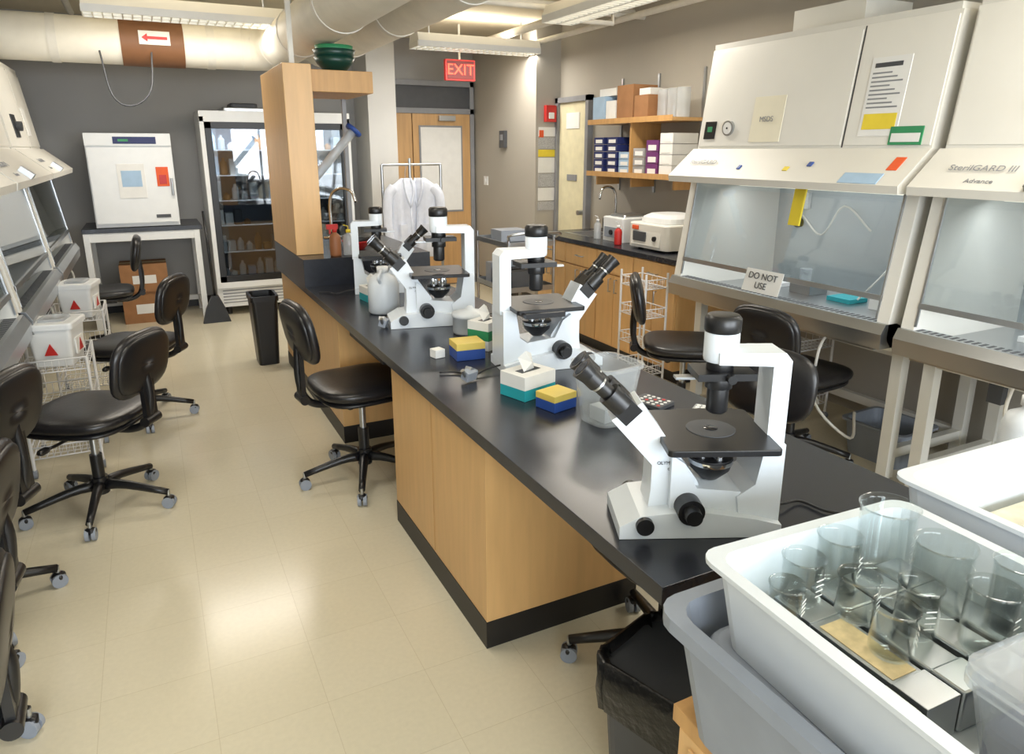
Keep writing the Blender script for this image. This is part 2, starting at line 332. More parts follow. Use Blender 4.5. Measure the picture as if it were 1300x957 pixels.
# ---------------- microscope
def scope(x,y,rot,s=1.0,ext=0,front=-.175,z=.783):
    b=B(); name='inverted_microscope'; e=ext
    b.prism([(front,0),(.19,0),(.19,.03),(.13,.045),(.02,.062),(-.06,.062),(front+.045,.055),(front,.03)],'y',-.085,.085,SCOPE)
    b.prism([(-.105,.05),(.03,.05),(.005,.12),(-.045,.19),(-.10-e,.29+e*.6),(-.165-e,.25+e*.6),(-.10,.16),(-.10,.1)],'y',-.042,.042,SCOPE)
    b.prism([(-.06,.05),(.10,.05),(.10,.10),(.0,.11),(-.03,.17),(-.06,.19)],'y',-.06,.06,SCOPE)
    b.prism([(.10,.03),(.19,.03),(.19,.215),(.145,.215),(.13,.12),(.09,.09)],'y',-.065,.065,SCOPE)
    b.prism([(.155,.2),(.195,.2),(.195,.40),(.18,.418),(.035,.418),(.035,.392),(.155,.388)],'y',-.042,.042,SCOPE)
    b.lathe([(.030,.372),(.030,.392)],(.05,0,0),BLACK,cap1=True)
    b.lathe([(.036,.392),(.038,.40),(.038,.455),(.036,.458)],(.05,0,0),SCOPE,cap1=True)
    b.lathe([(.038,.458),(.040,.462),(.040,.488),(.034,.496)],(.05,0,0),BLACK,cap1=True)
    b.bb(-.01,.12,-.045,.045,.356,.372,BLACK); b.bb(-.05,.05,-.012,.012,.35,.356,STEEL)
    b.lathe([(.018,.27),(.024,.275),(.024,.35)],(.05,0,0),BLACK,cap1=True)
    b.lathe([(.03,.33),(.03,.356)],(.05,0,0),BLACK,cap1=True)
    b.cyl((.06,-.045,.364),(.06,-.062,.364),.01,BLACK)
    b.rbox(-.085,.16,-.125,.125,.215,.229,BLACK,r=.012,top=.002)
    b.lathe([(.055,.2292),(.055,.2305),(.05,.2305)],(.04,0,0),DGRAY,cap0=False,cap1=True)
    b.lathe([(.016,.2306),(.016,.2315)],(.04,0,0),LENS,cap1=True)
    b.bb(.0,.14,.125,.15,.205,.222,BLACK)
    b.lathe([(.02,.11),(.045,.135),(.05,.155),(.05,.165)],(.045,0,0),BLACK,cap1=True)
    b.lathe([(.051,.150),(.051,.160)],(.045,0,0),CHROME)
    for k in range(4):
        a=k*math.pi/2+.4; dx,dy=math.cos(a)*.026,math.sin(a)*.026
        b.cyl((.045+dx,dy,.16),(.045+dx*1.1,dy*1.1,.185),.012,CHROME,n=14); b.cyl((.045+dx*1.1,dy*1.1,.185),(.045+dx*1.15,dy*1.15,.205),.009,CHROME,r1=.006,n=14)
    for sy in(-1,1):
        b.cyl((-.02,sy*.058,.07),(-.02,sy*.10,.07),.03,BLACK,n=28); b.cyl((-.02,sy*.10,.07),(-.02,sy*.125,.07),.02,BLACK,r1=.018,n=24)
        b.cyl((front+.055,sy*.084,.035),(front+.055,sy*.098,.035),.02,BLACK,n=24)
    d=Vector((-.72,0,.69)).normalized()
    c0=Vector((-.125-e,0,.265+e*.6))
    b.box(c0+d*.015,(.05,.09,.06),BLACK,rot=('Y',-math.radians(45)))
    for sy in(-1,1):
        o=c0+Vector((0,sy*.031,0))+d*.03
        b.cyl(o-d*.01,o+d*.035,.027,BLACK,n=24); b.cyl(o+d*.035,o+d*.085,.018,BLACK,n=24)
        b.cyl(o+d*.070,o+d*.095,.022,BLACK,n=24); b.cyl(o+d*.095,o+d*.12,.022,BLACK,r1=.026,n=24)
        b.cyl(o+d*.12,o+d*.1205,.019,LENS,n=24); b.cyl(o+d*.062,o+d*.067,.0195,STEEL,n=24)
    b.tube([(.19,.03,.02),(.24,.04,.015),(.30,.07,.006),(.34,.02,.006),(.40,.0,.006)],.0035,BLACK,n=6,k=5)
    o=b.done(name,(x,y,z),rot,bev=.004); o.scale=(s,s,s)
    text(o,'OLYMPUS',(-.065,-.0435,.165),(math.pi/2,0,0),.011,DGRAY); text(o,'CK30',(-.055,-.0435,.15),(math.pi/2,0,0),.008,DGRAY)
    return o
scope(1.015,1.125,math.radians(-25),.97,.03,-.175)
scope(1.34,2.34,math.radians(172),1.1)
scope(1.16,3.20,math.radians(-12),1.12)
scope(1.22,4.08,math.radians(165),1.0)

# ---------------- bench items
def carton(name,x,y,z,w,d,h,rot,bands,lid=None):
    b=B(); zz=0
    for f,m in bands:
        b.bb(-w/2,w/2,-d/2,d/2,zz,zz+h*f,m); zz+=h*f
    if lid: lid(b,w,d,h)
    return b.done(name,(x,y,z),rot,bev=.0015)
def tissue(b,w,d,h):
    b.bb(-w*.3,w*.3,-d*.15,d*.15,h,h+.001,DGRAY)
    b.raw([(-.03,-.01,h),(.03,0,h),(.035,.02,h+.05),(-.01,.0,h+.07),(-.03,.02,h+.045),(.0,-.02,h+.03)],[(0,1,5),(1,2,5),(2,3,5),(3,4,5),(4,0,5),(0,1,2,3,4)],PAPER)
z0=.783
carton('tissue_box',1.10,2.06,z0,.15,.12,.085,.3,((.45,TEAL),(.1,PAPER),(.45,PAPER)),tissue)
carton('slide_box',1.12,1.90,z0,.10,.09,.055,.25,((.6,BLUE),(.4,YBOX)))
carton('pipette_tip_box',1.09,2.57,z0,.12,.11,.07,-.1,((.6,BLUE),(.4,YBOX)))
carton('tissue_box',1.22,2.67,z0,.11,.11,.12,.5,((.35,PAPER),(.35,GRN),(.3,PAPER)),tissue)
carton('tissue_box',1.07,3.86,z0,.12,.12,.08,.1,((.5,TEAL),(.5,PAPER)),tissue)
carton('small_white_box',.98,2.62,z0,.045,.045,.035,.2,((.7,PAPER),(.3,PAPER)))
b=B(); b.lathe([(.075,0),(.08,.01),(.08,.075),(.084,.077),(.084,.095),(.06,.1),(.02,.112),(.012,.125)],(1.26,2.93,z0),TUBW,cap1=True); b.done('plastic_canister')
b=B(); b.lathe([(.07,0),(.08,.01),(.08,.15),(.06,.19),(.025,.21),(.025,.225)],(1.03,3.52,z0),TUBW,cap1=True); b.lathe([(.03,.21),(.03,.24)],(1.03,3.52,z0),WHITE,cap1=True); b.tube([(1.0,3.47,z0+.16),(.98,3.43,z0+.2),(1.02,3.5,z0+.23)],.008,TUBW,k=4); b.done('plastic_jug')
b=B(); b.tub(0,0,.17,.17,0,.19,CLEARQ,r=.04,t=.004,rim=.006,taper=.02)
b.bb(-.04,.04,-.04,.03,.006,.05,PAPER); b.done('clear_plastic_tub',(1.20,1.73,z0),.15)
for x,y,r in((.97,2.27,.4),(.93,3.2,1.0)):
    b=B(); b.box((0,0,.025),(.05,.035,.036),GRAYP,rot=('X',.3)); b.box((.02,.01,.035),(.04,.03,.02),STEEL,rot=('Y',.5)); b.cyl((-.02,0,.025),(-.035,0,.05),.008,STEEL); b.done('hand_tally_counter',(x,y,z0),r,bev=.002)
b=B(); b.rbox(-.045,.045,-.06,.06,0,.012,DGRAY,r=.006,top=.002)
for i in range(4):
    for j in range(5): b.cyl((-.03+i*.02,-.045+j*.02,.012),(-.03+i*.02,-.045+j*.02,.0135),.006,PAPER if (i+j)%4 else RED,n=10)
b.done('cell_counter',(1.42,1.78,z0),.3)
b=B(); b.rbox(-.06,.06,-.04,.04,0,.014,CLEARP,r=.006,top=.002)
for i in range(6):
    for j in range(4): b.cyl((-.045+i*.018,-.027+j*.018,.014),(-.045+i*.018,-.027+j*.018,.0145),.007,PAPER,n=10)
b.done('well_plate',(1.5,1.62,z0),.6)

# ---------------- chairs
def chair(x,y,rot,sh=.48,spin=.3,bh=.79,back=True):
    b=B()
    for k in range(5):
        a=spin+k*2*math.pi/5; c,s_=math.cos(a),math.sin(a)
        b.tube([(c*.03,s_*.03,.12),(c*.12,s_*.12,.115),(c*.30,s_*.30,.075)],lambda t:.026-.011*t,BLACK,n=8,k=3)
        px,py=c*.30,s_*.30; b.cyl((px,py,.04),(px,py,.085),.008,STEEL,n=8)
        for o in(-.013,.013):
            b.cyl((px-s_*(o-.008),py+c*(o-.008),.027),(px-s_*(o+.008),py+c*(o+.008),.027),.027,GRAYP,n=18)
        b.sup((px,py,.042),(.022,.02,.016),BLACK,n=12,k=6)
    b.cyl((0,0,.08),(0,0,.16),.035,BLACK); b.cyl((0,0,.16),(0,0,.27),.026,BLACK); b.cyl((0,0,.27),(0,0,sh-.08),.016,STEEL)
    b.bb(-.1,.08,-.06,.06,sh-.085,sh-.045,BLACK)
    b.sup((0,0,sh-.01),(.235,.24,.045),VINYL,e=.6,bend=.25)
    b.sup((0,0,sh-.035),(.22,.225,.025),BLACK,e=.6)
    if back:
        b.tube([(-.06,0,sh-.07),(-.2,0,sh-.07),(-.275,0,sh-.02),(-.30,0,sh+.1),(-.29,0,bh-.02)],.018,BLACK,n=8,k=5)
        b.bb(-.3,-.28,-.04,.04,sh-.03,bh,BLACK)
        b.cyl((-.29,-.05,sh-.02),(-.29,.05,sh-.02),.022,BLACK)
        R=Matrix.Rotation(math.radians(-10),3,'Y')@Matrix.Rotation(math.radians(90),3,'Y')
        b.sup((-.275,0,bh+.01),(.145,.20,.035),VINYL,e=.65,R=R)
        b.sup((-.295,0,bh+.01),(.13,.185,.022),BLACK,e=.65,R=R)
    b.tube([(0,.05,sh-.07),(.02,.2,sh-.075),(.02,.25,sh-.07)],.007,BLACK,n=6); b.sup((.02,.27,sh-.07),(.014,.03,.014),BLACK,n=10,k=6)
    b.cyl((-.1,-.06,sh-.06),(-.1,-.12,sh-.06),.022,BLACK,n=12)
    b.done('office_chair' if back else 'rolling_stool',(x,y,0),rot)
pi=math.pi
chair(.82,3.27,.12,.50,.5,.79)
chair(-.35,3.50,pi-.55,.47,.75,.70)
chair(-.19,4.70,pi-.45,.47,.9,.74)
chair(-.76,2.80,pi-.35,.49,.0,.76)
chair(-.75,2.20,pi-.1,.47,.35,.68)
chair(-.68,1.60,pi+.05,.44,.6,.62)
chair(1.84,1.86,pi+.25,.50,.3,.70)
chair(1.29,1.49,0,.48,2.52,back=False)
chair(2.70,3.12,-.6,.50,.3,.76)
chair(2.88,2.46,.1,.50,.3,.72)
chair(-.42,6.45,pi,.5,.2)

# ---------------- hoods
def hood(loc,rot,W,right=True,lab=True,pan=1.04):
    b=B()
    yf=lambda z:.12+.08*(z-1.6)/.57
    b.prism([(.12,1.60),(.20,2.17),(.85,2.17),(.85,1.60)],'x',0,W,CREAM)
    b.prism([(-.08,1.415),(-.085,1.45),(.10,1.605),(.3,1.605),(.3,1.415)],'x',-.01,W+.01,CREAM2)
    for x in(0,W-.06): b.prism([(.0,.76),(.0,.84),(.09,1.42),(.85,1.42),(.85,.70),(.05,.70)],'x',x,x+.06,CREAM)
    b.bb(.06,W-.06,.79,.84,.76,1.42,STEELW); b.bb(.06,W-.06,.0,.8,.70,.775,STEEL)
    b.prism([(-.04,.72),(-.045,.79),(-.02,.835),(.06,.835),(.12,.80),(.12,.72)],'x',0,W,STEEL)
    for i in range(int(W/.03)-4): b.bb(.07+i*.03,.085+i*.03,.0,.05,.835,.8365,DGRAY)
    b.slab(.06,W-.06,(.022,.95),(.09,1.415),.005,SASH)
    b.slab(.06,W-.06,(.018,.93),(.0215,.955),.012,STEEL)
    for x in (.06,W-.07): b.slab(x,x+.01,(.006,.85),(.088,1.415),.008,STEEL)
    def fp(x0,x1,z0,z1,m,th=.004): b.slab(x0,x1,(yf(z0),z0),(yf(z1),z1),th,m)
    def cp(x0,x1,t0,t1,m,th=.003):
        A=Vector((-.085,1.45)); D=Vector((.185,.155)); p=A+D*t0; q=A+D*t1; b.slab(x0,x1,tuple(p),tuple(q),th,m)
    fp(pan-.004,pan+.004,1.61,2.165,DGRAY,.001)
    fp(.01,pan-.01,1.62,2.15,CREAM,.006)
    fp(pan+.01,W-.01,1.62,2.15,CREAM,.006)
    b.bb(.01,W-.01,.2,.84,2.17,2.2,CREAM2)
    b.bb(W*.3,W*.6,.35,.7,2.2,2.33,CREAM2)
    for x in(.05,W-.05):
        for y in(.2,.78): b.bb(x-.028,x+.028,y-.028,y+.028,0.02,.7,CREAM2); b.cyl((x,y,0),(x,y,.02),.03,STEEL)
        b.bb(x-.02,x+.02,.2,.78,.12,.17,CREAM2); b.bb(x-.02,x+.02,.2,.78,.64,.70,CREAM2)
    b.bb(.05,W-.05,.76,.8,.12,.17,CREAM2); b.bb(.05,W-.05,.18,.22,.64,.7,CREAM2)
    b.tube([(.3,.75,1.2),(.5,.7,1.1),(.62,.72,1.28),(.8,.74,1.15)],.006,PIPE,n=6,k=5)
    b.cyl((.25,.76,1.15),(.25,.79,1.15),.03,BLACK); b.bb(.2,.32,.76,.79,1.24,1.34,WHITE)
    for i in range(4): b.bb(.25+i*.27,.4+i*.27,.45,.6,.776,.80+.03*(i%2),[WHITE,STEEL,TEAL,PAPER][i])
    b.cyl((W-.3,.5,.776),(W-.3,.5,.93),.04,WHITE)
    b.cyl((.5,.6,.776),(.5,.6,.9),.035,CLEARP)
    b.cyl((1.0,.74,1.05),(1.0,.79,1.05),.022,STEEL); b.cyl((1.1,.74,1.05),(1.1,.79,1.05),.022,BLACK); b.tube([(1.0,.74,1.05),(1.02,.6,.95),(.95,.5,.8)],.006,PIPE,n=6,k=4)
    b.cyl((.15,.35,1.40),(W-.15,.35,1.40),.014,GLIT if right else PIPE)  # right-hand tubes set glowing to go with the added interior fill
    if lab:
        fp(.05,.14,1.66,1.76,BLACK,.012); fp(.075,.115,1.70,1.73,GRN,.013)
        z=1.72; b.cyl((.25,yf(z)-.022,z),(.25,yf(z)+.01,z),.042,STEEL,n=28); b.cyl((.25,yf(z)-.024,z),(.25,yf(z)-.021,z),.033,PAPER,n=28); b.cyl((.25,yf(z)-.026,z),(.25,yf(z)-.024,z),.006,BLACK,n=12)
        fp(.42,.64,1.64,1.88,OPAPER,.009)
        fp(1.12,1.32,1.66,2.01,PAPER,.009); fp(1.135,1.305,1.69,1.76,YEL,.0105)
        for i in range(9): fp(1.135,1.295-.03*(i%3),1.785+i*.019,1.792+i*.019,FRAME,.0102)
        fp(1.14,1.28,1.965,1.985,DGRAY,.0105)
        fp(1.29,1.45,1.62,1.70,GRN,.011); fp(1.30,1.44,1.632,1.67,PAPER,.012)
        cp(1.39,1.44,.4,.75,ORG); cp(1.2,1.4,.02,.3,LBLUE); cp(.5,.52,.3,.42,BLUE,.006); cp(.95,.975,.45,.57,BLUE,.006); cp(.82,.85,.3,.42,YEL,.004)
        b.slab(.83,.90,(.05,1.22),(.085,1.43),.012,YEL)
        b.slab(.62,.88,(-.035,.85),(.0,.97),.003,PAPER)
    else:
        fp(.34,.50,1.68,1.83,BLACK,.015); z=1.755; b.cyl((.42,yf(z)-.05,z),(.42,yf(z),z),.032,DGRAY,n=24); b.cyl((.42,yf(z)-.052,z),(.42,yf(z)-.05,z),.026,BLACK,n=24)
        cp(.45,.52,.0,.3,STEEL,.03)
        fp(.98,1.14,1.7,1.9,PAPER,.01)
    b.tube([(W*.75,.1,.74),(W*.76,.0,.6),(W*.72,.1,.3),(W*.8,.25,.12),(W*.78,.3,.25)],.008,PIPE,n=8,k=6)
    b.tube([(W*.3,.1,.72),(W*.28,.15,.5),(W*.35,.3,.3),(W*.5,.3,.45),(W*.6,.35,.2)],.008,PIPE,n=8,k=6)
    b.bb(W*.2,W*.24,.2,.24,.55,.64,DGRAY)
    o=b.done('biosafety_cabinet',loc,rot,bev=.004)
    tz=1.53; ang=math.radians(40)
    text(o,'SterilGARD III' if not lab else 'SterilGARD',(.24 if not lab else .2,-.003,tz),(ang,0,0),.045,FRAME)
    if not lab: text(o,'Advance',(.26,-.05,1.482),(ang,0,0),.032,FRAME)
    else:
        text(o,'MSDS',(.53,.128,1.76),(math.radians(82),0,0),.04,FRAME)
        text(o,'DO NOT\nUSE',(.75,-.026,.912),(math.radians(74),0,0),.05,DGRAY)
    if right:
        l=bpy.data.lights.new('cabinet_fill_light','AREA'); l.shape='RECTANGLE'; l.size=W-.3; l.size_y=.05; l.energy=5; l.color=(.93,.97,1)  # added fill light to brighten the cabinet interior, not an observed lamp
        q=bpy.data.objects.new('cabinet_fill_light',l); S.collection.objects.link(q); q.parent=o; q.location=(W/2,.35,1.38); q.rotation_euler=(math.radians(15),0,0)
    return o
hood((2.93,3.52,0),-pi/2,1.5)
hood((2.93,1.96,0),-pi/2,1.5,lab=False,pan=.9)
for y in(5.62,4.08,2.54,1.0): hood((-.62,y,0),pi/2,1.48,right=False,lab=False,pan=.9)

def wire_cart(name,x,y,w,d,levels,h,rot=0,basket=.06):
    b=B()
    for sx in(-1,1):
        for sy in(-1,1): b.cyl((sx*w/2,sy*d/2,.04),(sx*w/2,sy*d/2,h),.008,WIRE,n=8); b.cyl((sx*w/2-.01,sy*d/2,.022),(sx*w/2+.01,sy*d/2,.022),.022,GRAYP,n=12)
    for z in levels:
        for dz in(0,basket):
            b.tube([(-w/2,-d/2,z+dz),(w/2,-d/2,z+dz),(w/2,d/2,z+dz),(-w/2,d/2,z+dz),(-w/2,-d/2,z+dz)],.004,WIRE,n=6)
        k=int(w/.03)
        for i in range(k+1):
            xx=-w/2+i*w/k; b.tube([(xx,-d/2,z+basket),(xx,-d/2,z),(xx,d/2,z),(xx,d/2,z+basket)],.002,WIRE,n=4)
        k=int(d/.05)
        for i in range(k+1):
            yy=-d/2+i*d/k; b.tube([(-w/2,yy,z+basket),(-w/2,yy,z),(w/2,yy,z),(w/2,yy,z+basket)],.002,WIRE,n=4)
    return b.done(name,(x,y,0),rot)
def sharps(x,y,z,rot):
    b=B(); b.rings([b.rr(0,0,.17,.2,.02,0),b.rr(0,0,.2,.23,.02,.19)],WHITE,False)
    b.rbox(-.11,.11,-.125,.125,.19,.22,WHITE,r=.02,top=.008); b.rbox(-.06,.06,-.07,.07,.22,.235,CLEARP,r=.02,top=.005)
    b.bb(.094,.102,-.06,.06,.05,.13,PAPER)
    b.prism([(-.03,.06),(.03,.06),(0,.12)],'x',.103,.105,RED)
    b.prism([(-.03,.06),(.03,.06),(0,.12)],'y',-.118,-.113,RED)
    b.done('sharps_container',(x,y,z),rot)
wire_cart('wire_cart',-.5,5.36,.3,.36,(.1,.33,.54),.6); sharps(-.48,5.36,.548,-.2)
wire_cart('wire_cart',-.52,4.18,.3,.36,(.1,.33,.54),.6); sharps(-.5,4.18,.548,-.2)
wire_cart('wire_basket_rack',2.97,3.88,.18,.28,(.1,.3,.5,.7),.8)
wire_cart('wire_basket_rack',3.4,3.05,.34,.5,(.1,.28,.46),.6)
b=B(); b.tub(0,0,.32,.26,0,.12,CLEARP); b.done('plastic_tote',(-.85,3.75,0.0)) 

# ---------------- far area: fridge
b=B()
X0,X1,Y0,Y1=.50,1.9,7.40,8.05
b.bb(X0,X1,Y0+.06,Y1,.09,.16,WHITE); b.bb(X0,X0+.05,Y0+.05,Y1,.09,1.95,WHITE); b.bb(X1-.05,X1,Y0+.05,Y1,.09,1.95,WHITE); b.bb(X0,X1,Y0+.02,Y1,1.85,1.95,WHITE); b.bb(X0,X1,Y1-.04,Y1,.09,1.95,GRAYP)
b.bb(X0,X1,Y0+.03,Y0+.08,.09,.34,WHITE)
for i in range(6): b.bb(X0+.05,X1-.05,Y0+.025,Y0+.031,.13+i*.03,.14+i*.03,FRAME)
for x in(X0+.1,X1-.1): b.cyl((x,Y0+.15,0),(x,Y0+.15,.09),.03,BLACK); b.cyl((x,Y1-.1,0),(x,Y1-.1,.09),.03,BLACK)
b.bb(X0+.05,X1-.05,Y0+.14,Y1-.05,.34,.36,WHITE)
for z in(.36,.62,.88,1.12,1.36,1.6):
    if z>.4: b.bb(X0+.05,X1-.05,Y0+.14,Y1-.05,z-.012,z,WIRE)
    for i in range(15):
        h=random.uniform(.05,.18); x=X0+.11+i*.085; m=random.choice([PAPER,CLEARP,LBLUE,WHITE,CARD,WHITE,DGRAY,PAPER,STEELW])
        if random.random()<.85:
            if random.random()<.5: b.bb(x-.035,x+.035,Y0+.18,Y0+.3,z+.001,z+.012+h,m)
            else: b.lathe([(.03,0),(.032,.01),(.032,h*.7),(.014,h*.85),(.014,h),(.0,h)],(x,Y0+.24,z+.001),m,n=14)
for (a,c) in((X0+.04,1.2),(1.16,X1-.04)):
    b.bb(a,a+.06,Y0,Y0+.05,.34,1.85,BLACK); b.bb(c-.06,c,Y0,Y0+.05,.34,1.85,BLACK); b.bb(a,c,Y0,Y0+.05,.34,.40,BLACK); b.bb(a,c,Y0,Y0+.05,1.79,1.85,BLACK)
    b.bb(a+.06,c-.06,Y0+.02,Y0+.026,.40,1.79,FRG)
b.bb(X0,X0+.04,Y0,Y0+.06,.34,1.9,WHITE); b.bb(X1-.04,X1,Y0,Y0+.06,.34,1.9,WHITE); b.bb(X0,X1,Y0,Y0+.06,1.85,1.95,WHITE); b.bb(X0,X1,Y0,Y0+.06,.28,.34,WHITE)
b.cyl((1.16,Y0-.03,.95),(1.16,Y0-.03,1.25),.012,STEEL); b.bb(1.14,1.18,Y0-.03,Y0,.96,.98,STEEL); b.bb(1.14,1.18,Y0-.03,Y0,1.22,1.24,STEEL)
b.done('glass_door_refrigerator',bev=.004)
l=bpy.data.lights.new('refrigerator_lamp','AREA'); l.shape='RECTANGLE'; l.size=1.2; l.size_y=.06; l.energy=22; l.color=(.9,.95,1)
o=bpy.data.objects.new('refrigerator_lamp',l); S.collection.objects.link(o); o.location=(1.2,Y0+.09,1.82); o.rotation_euler=(math.radians(25),0,0)
b=B(); b.rbox(.72,1.12,7.5,7.9,1.952,1.99,STEEL,r=.03); b.rbox(.8,1.05,7.55,7.85,1.99,2.03,DGRAY,r=.03); b.done('storage_tray')
b=B()
b.bb(-.56,.42,7.30,8.0,.88,.92,BENCH)
for x in(-.53,.37):
    for y in(7.33,7.95): b.bb(x-.025,x+.025,y-.025,y+.025,0,.88,WHITE)
    b.bb(x-.02,x+.02,7.33,7.95,.8,.88,WHITE); b.bb(x-.02,x+.02,7.33,7.95,.1,.15,WHITE)
b.bb(-.53,.37,7.31,7.35,.8,.88,WHITE); b.bb(-.53,.37,7.93,7.97,.1,.15,WHITE)
b.done('equipment_table',bev=.003)
b=B()
b.bb(-.44,.24,7.34,7.95,.925,1.74,WHITE); b.bb(-.43,.23,7.31,7.34,.96,1.62,WHITE); b.bb(-.44,.24,7.315,7.34,1.635,1.735,WHITE)
b.bb(-.22,.12,7.31,7.315,1.65,1.71,NAVY); b.bb(-.18,-.1,7.307,7.31,1.67,1.69,GRN)
b.bb(-.22,.0,7.304,7.31,1.18,1.48,PAPER); b.bb(-.19,-.03,7.302,7.304,1.28,1.42,LBLUE); b.bb(.09,.19,7.304,7.31,1.28,1.45,ORG); b.bb(.11,.17,7.302,7.304,1.3,1.38,RED)
b.bb(.05,.17,7.304,7.31,1.0,1.03,DGRAY); b.cyl((.21,7.28,1.2),(.21,7.28,1.35),.01,STEEL); b.bb(.2,.22,7.28,7.31,1.2,1.22,STEEL); b.bb(.2,.22,7.28,7.31,1.33,1.35,STEEL)
b.done('co2_incubator',bev=.008)
for (x,y,z,w,d,h) in((-.12,7.65,0.0,.42,.35,.3),(-.12,7.62,.302,.40,.33,.26)):
    b=B(); b.bb(-w/2,w/2,-d/2,d/2,0,h,CARD); b.bb(-w/2-.001,w/2+.001,-.03,.03,h,h+.001,TAPE); b.bb(-.1,.1,-d/2-.002,-d/2,h*.3,h*.6,PAPER); b.done('cardboard_box',(x,y,z))
b=B(); b.rings([b.rr(0,0,.15,.22,.03,0),b.rr(0,0,.19,.28,.03,.5),b.rr(0,0,.205,.295,.03,.5),b.rr(0,0,.205,.295,.03,.54),b.rr(0,0,.17,.26,.03,.54),b.rr(0,0,.14,.2,.03,.02)],BLACK,False); b.done('waste_bin',(.69,5.62,0),0)
b=B(); b.tube([(.46,7.2,.2),(.44,7.26,1.05)],.012,BLACK); b.prism([(.33,0),(.58,0),(.54,.14),(.49,.26),(.43,.26),(.37,.14)],'y',7.17,7.22,BLACK); b.done('floor_broom')
b=B(); rx,ry,hw=2.33,6.8,.3
b.cyl((rx-.02,ry,.03),(rx-.02,ry,1.52),.014,STEEL); b.cyl((rx-hw,ry,1.46),(rx+hw,ry,1.46),.012,STEEL)
for sx in(-1,1): b.cyl((rx+sx*hw,ry,.06),(rx+sx*hw,ry,1.46),.014,STEEL); b.cyl((rx+sx*hw,ry-.25,.06),(rx+sx*hw,ry+.25,.06),.014,STEEL)
for sx in(-1,1):
    for sy in(-1,1): b.cyl((rx+sx*hw-.01,ry+sy*.25,.025),(rx+sx*hw+.01,ry+sy*.25,.025),.025,GRAYP,n=12)
b.cyl((rx-hw,ry,.06),(rx+hw,ry,.06),.012,STEEL)
b.done('garment_rack')
def coat(x,y,rot):
    b=B(); R=[]
    for z,w,d,wv in((.62,.27,.11,.02),(.8,.255,.10,.018),(1.0,.235,.09,.012),(1.15,.22,.085,.006),(1.3,.225,.08,0),(1.37,.2,.065,0),(1.41,.12,.05,0),(1.44,.06,.045,0)):
        R.append([Vector(((w+wv*math.cos(9*t))*math.cos(t),(d+wv*math.sin(11*t))*math.sin(t),z)) for t in [2*pi*i/56 for i in range(56)]])
    b.rings(R,CLOTH)
    for s_ in(-1,1): b.tube([(s_*.18,0,1.34),(s_*.26,0,1.25),(s_*.29,-.02,1.0),(s_*.28,-.05,.78)],lambda t:.062-.012*t,CLOTH,n=16,k=6)
    b.tube([(-.05,-.05,1.44),(-.06,-.085,1.3),(0,-.1,1.15)],.014,CLOTH,n=6,k=3); b.tube([(.05,-.05,1.44),(.06,-.085,1.3),(0,-.1,1.15)],.014,CLOTH,n=6,k=3)
    b.tube([(0,-.1,1.15),(0,-.13,.64)],.006,CLOTH,n=6); b.bb(-.17,-.07,-.118,-.095,.85,.97,CLOTH); b.bb(.07,.17,-.118,-.095,.85,.97,CLOTH)
    b.tube([(0,0,1.43),(0,0,1.50),(.02,0,1.56),(-.01,0,1.575)],.004,STEEL,n=6)
    o=b.done('lab_coat',(x,y,0),rot); o.scale=(.8,.8,.925)
coat(2.26,6.8,.3); coat(2.42,6.8,-.9)
b=B()
for z in(.2,.55,.9):
    b.tub(0,0,.42,.6,z-.03,z+.01,STEEL,r=.02,taper=.0,rim=.002)
for sx in(-1,1):
    for sy in(-1,1): b.cyl((sx*.2,sy*.29,.08),(sx*.2,sy*.29,.95),.012,STEEL); b.cyl((sx*.2-.012,sy*.29,.04),(sx*.2+.012,sy*.29,.04),.04,BLACK)
b.tube([(-.2,-.29,.93),(-.2,-.36,.98),(.2,-.36,.98),(.2,-.29,.93)],.01,STEEL,k=3)
for i,(m,h) in enumerate(((DGRAY,.12),(WHITE,.08),(BLACK,.1),(GRAYP,.14))): b.bb(-.15,.1,-.25+i*.13,-.15+i*.13,.555-.02,.555+h,m)
b.bb(-.1,.15,-.2,.1,.178,.33,DGRAY); b.bb(-.12,.12,.0,.2,.88,.97,GRAYP)
b.done('utility_cart',(2.62,5.15,0))

# ---------------- back counter
b=B()
b.bb(3.13,3.84,3.72,5.65,.10,.85,WOOD); b.bb(3.18,3.84,3.72,5.65,0,.10,KICK); b.bb(3.10,3.84,3.70,5.67,.85,.885,BENCH); b.bb(3.82,3.845,3.70,5.67,.885,.98,BENCH)
n=4; w=1.93/n
for i in range(n):
    y0=3.72+i*w
    b.bb(3.112,3.13,y0+.006,y0+w-.006,.68,.84,WOOD); b.bb(3.112,3.13,y0+.006,y0+w/2-.003,.115,.668,WOOD); b.bb(3.112,3.13,y0+w/2+.003,y0+w-.006,.115,.668,WOOD)
    b.tube([(3.112,y0+w/2-.05,.76),(3.09,y0+w/2-.05,.76),(3.09,y0+w/2+.05,.76),(3.112,y0+w/2+.05,.76)],.005,STEEL,n=6)
    for yy in(y0+w/2-.04,y0+w/2+.04): b.tube([(3.112,yy,.54),(3.09,yy,.54),(3.09,yy,.64),(3.112,yy,.64)],.005,STEEL,n=6)
b.bb(3.3,3.62,5.1,5.5,.8855,.887,STEEL); b.bb(3.33,3.59,5.13,5.47,.8875,.888,DGRAY)
b.done('base_cabinet',bev=.002)
b=B(); b.cyl((3.7,5.3,.886),(3.7,5.3,.94),.022,CHROME); b.tube([(3.7,5.3,.94),(3.7,5.3,1.2),(3.65,5.3,1.28),(3.56,5.3,1.27),(3.53,5.3,1.18)],.011,CHROME,n=10,k=6); b.tube([(3.7,5.22,.92),(3.7,5.38,.92)],.01,CHROME); b.done('gooseneck_faucet')
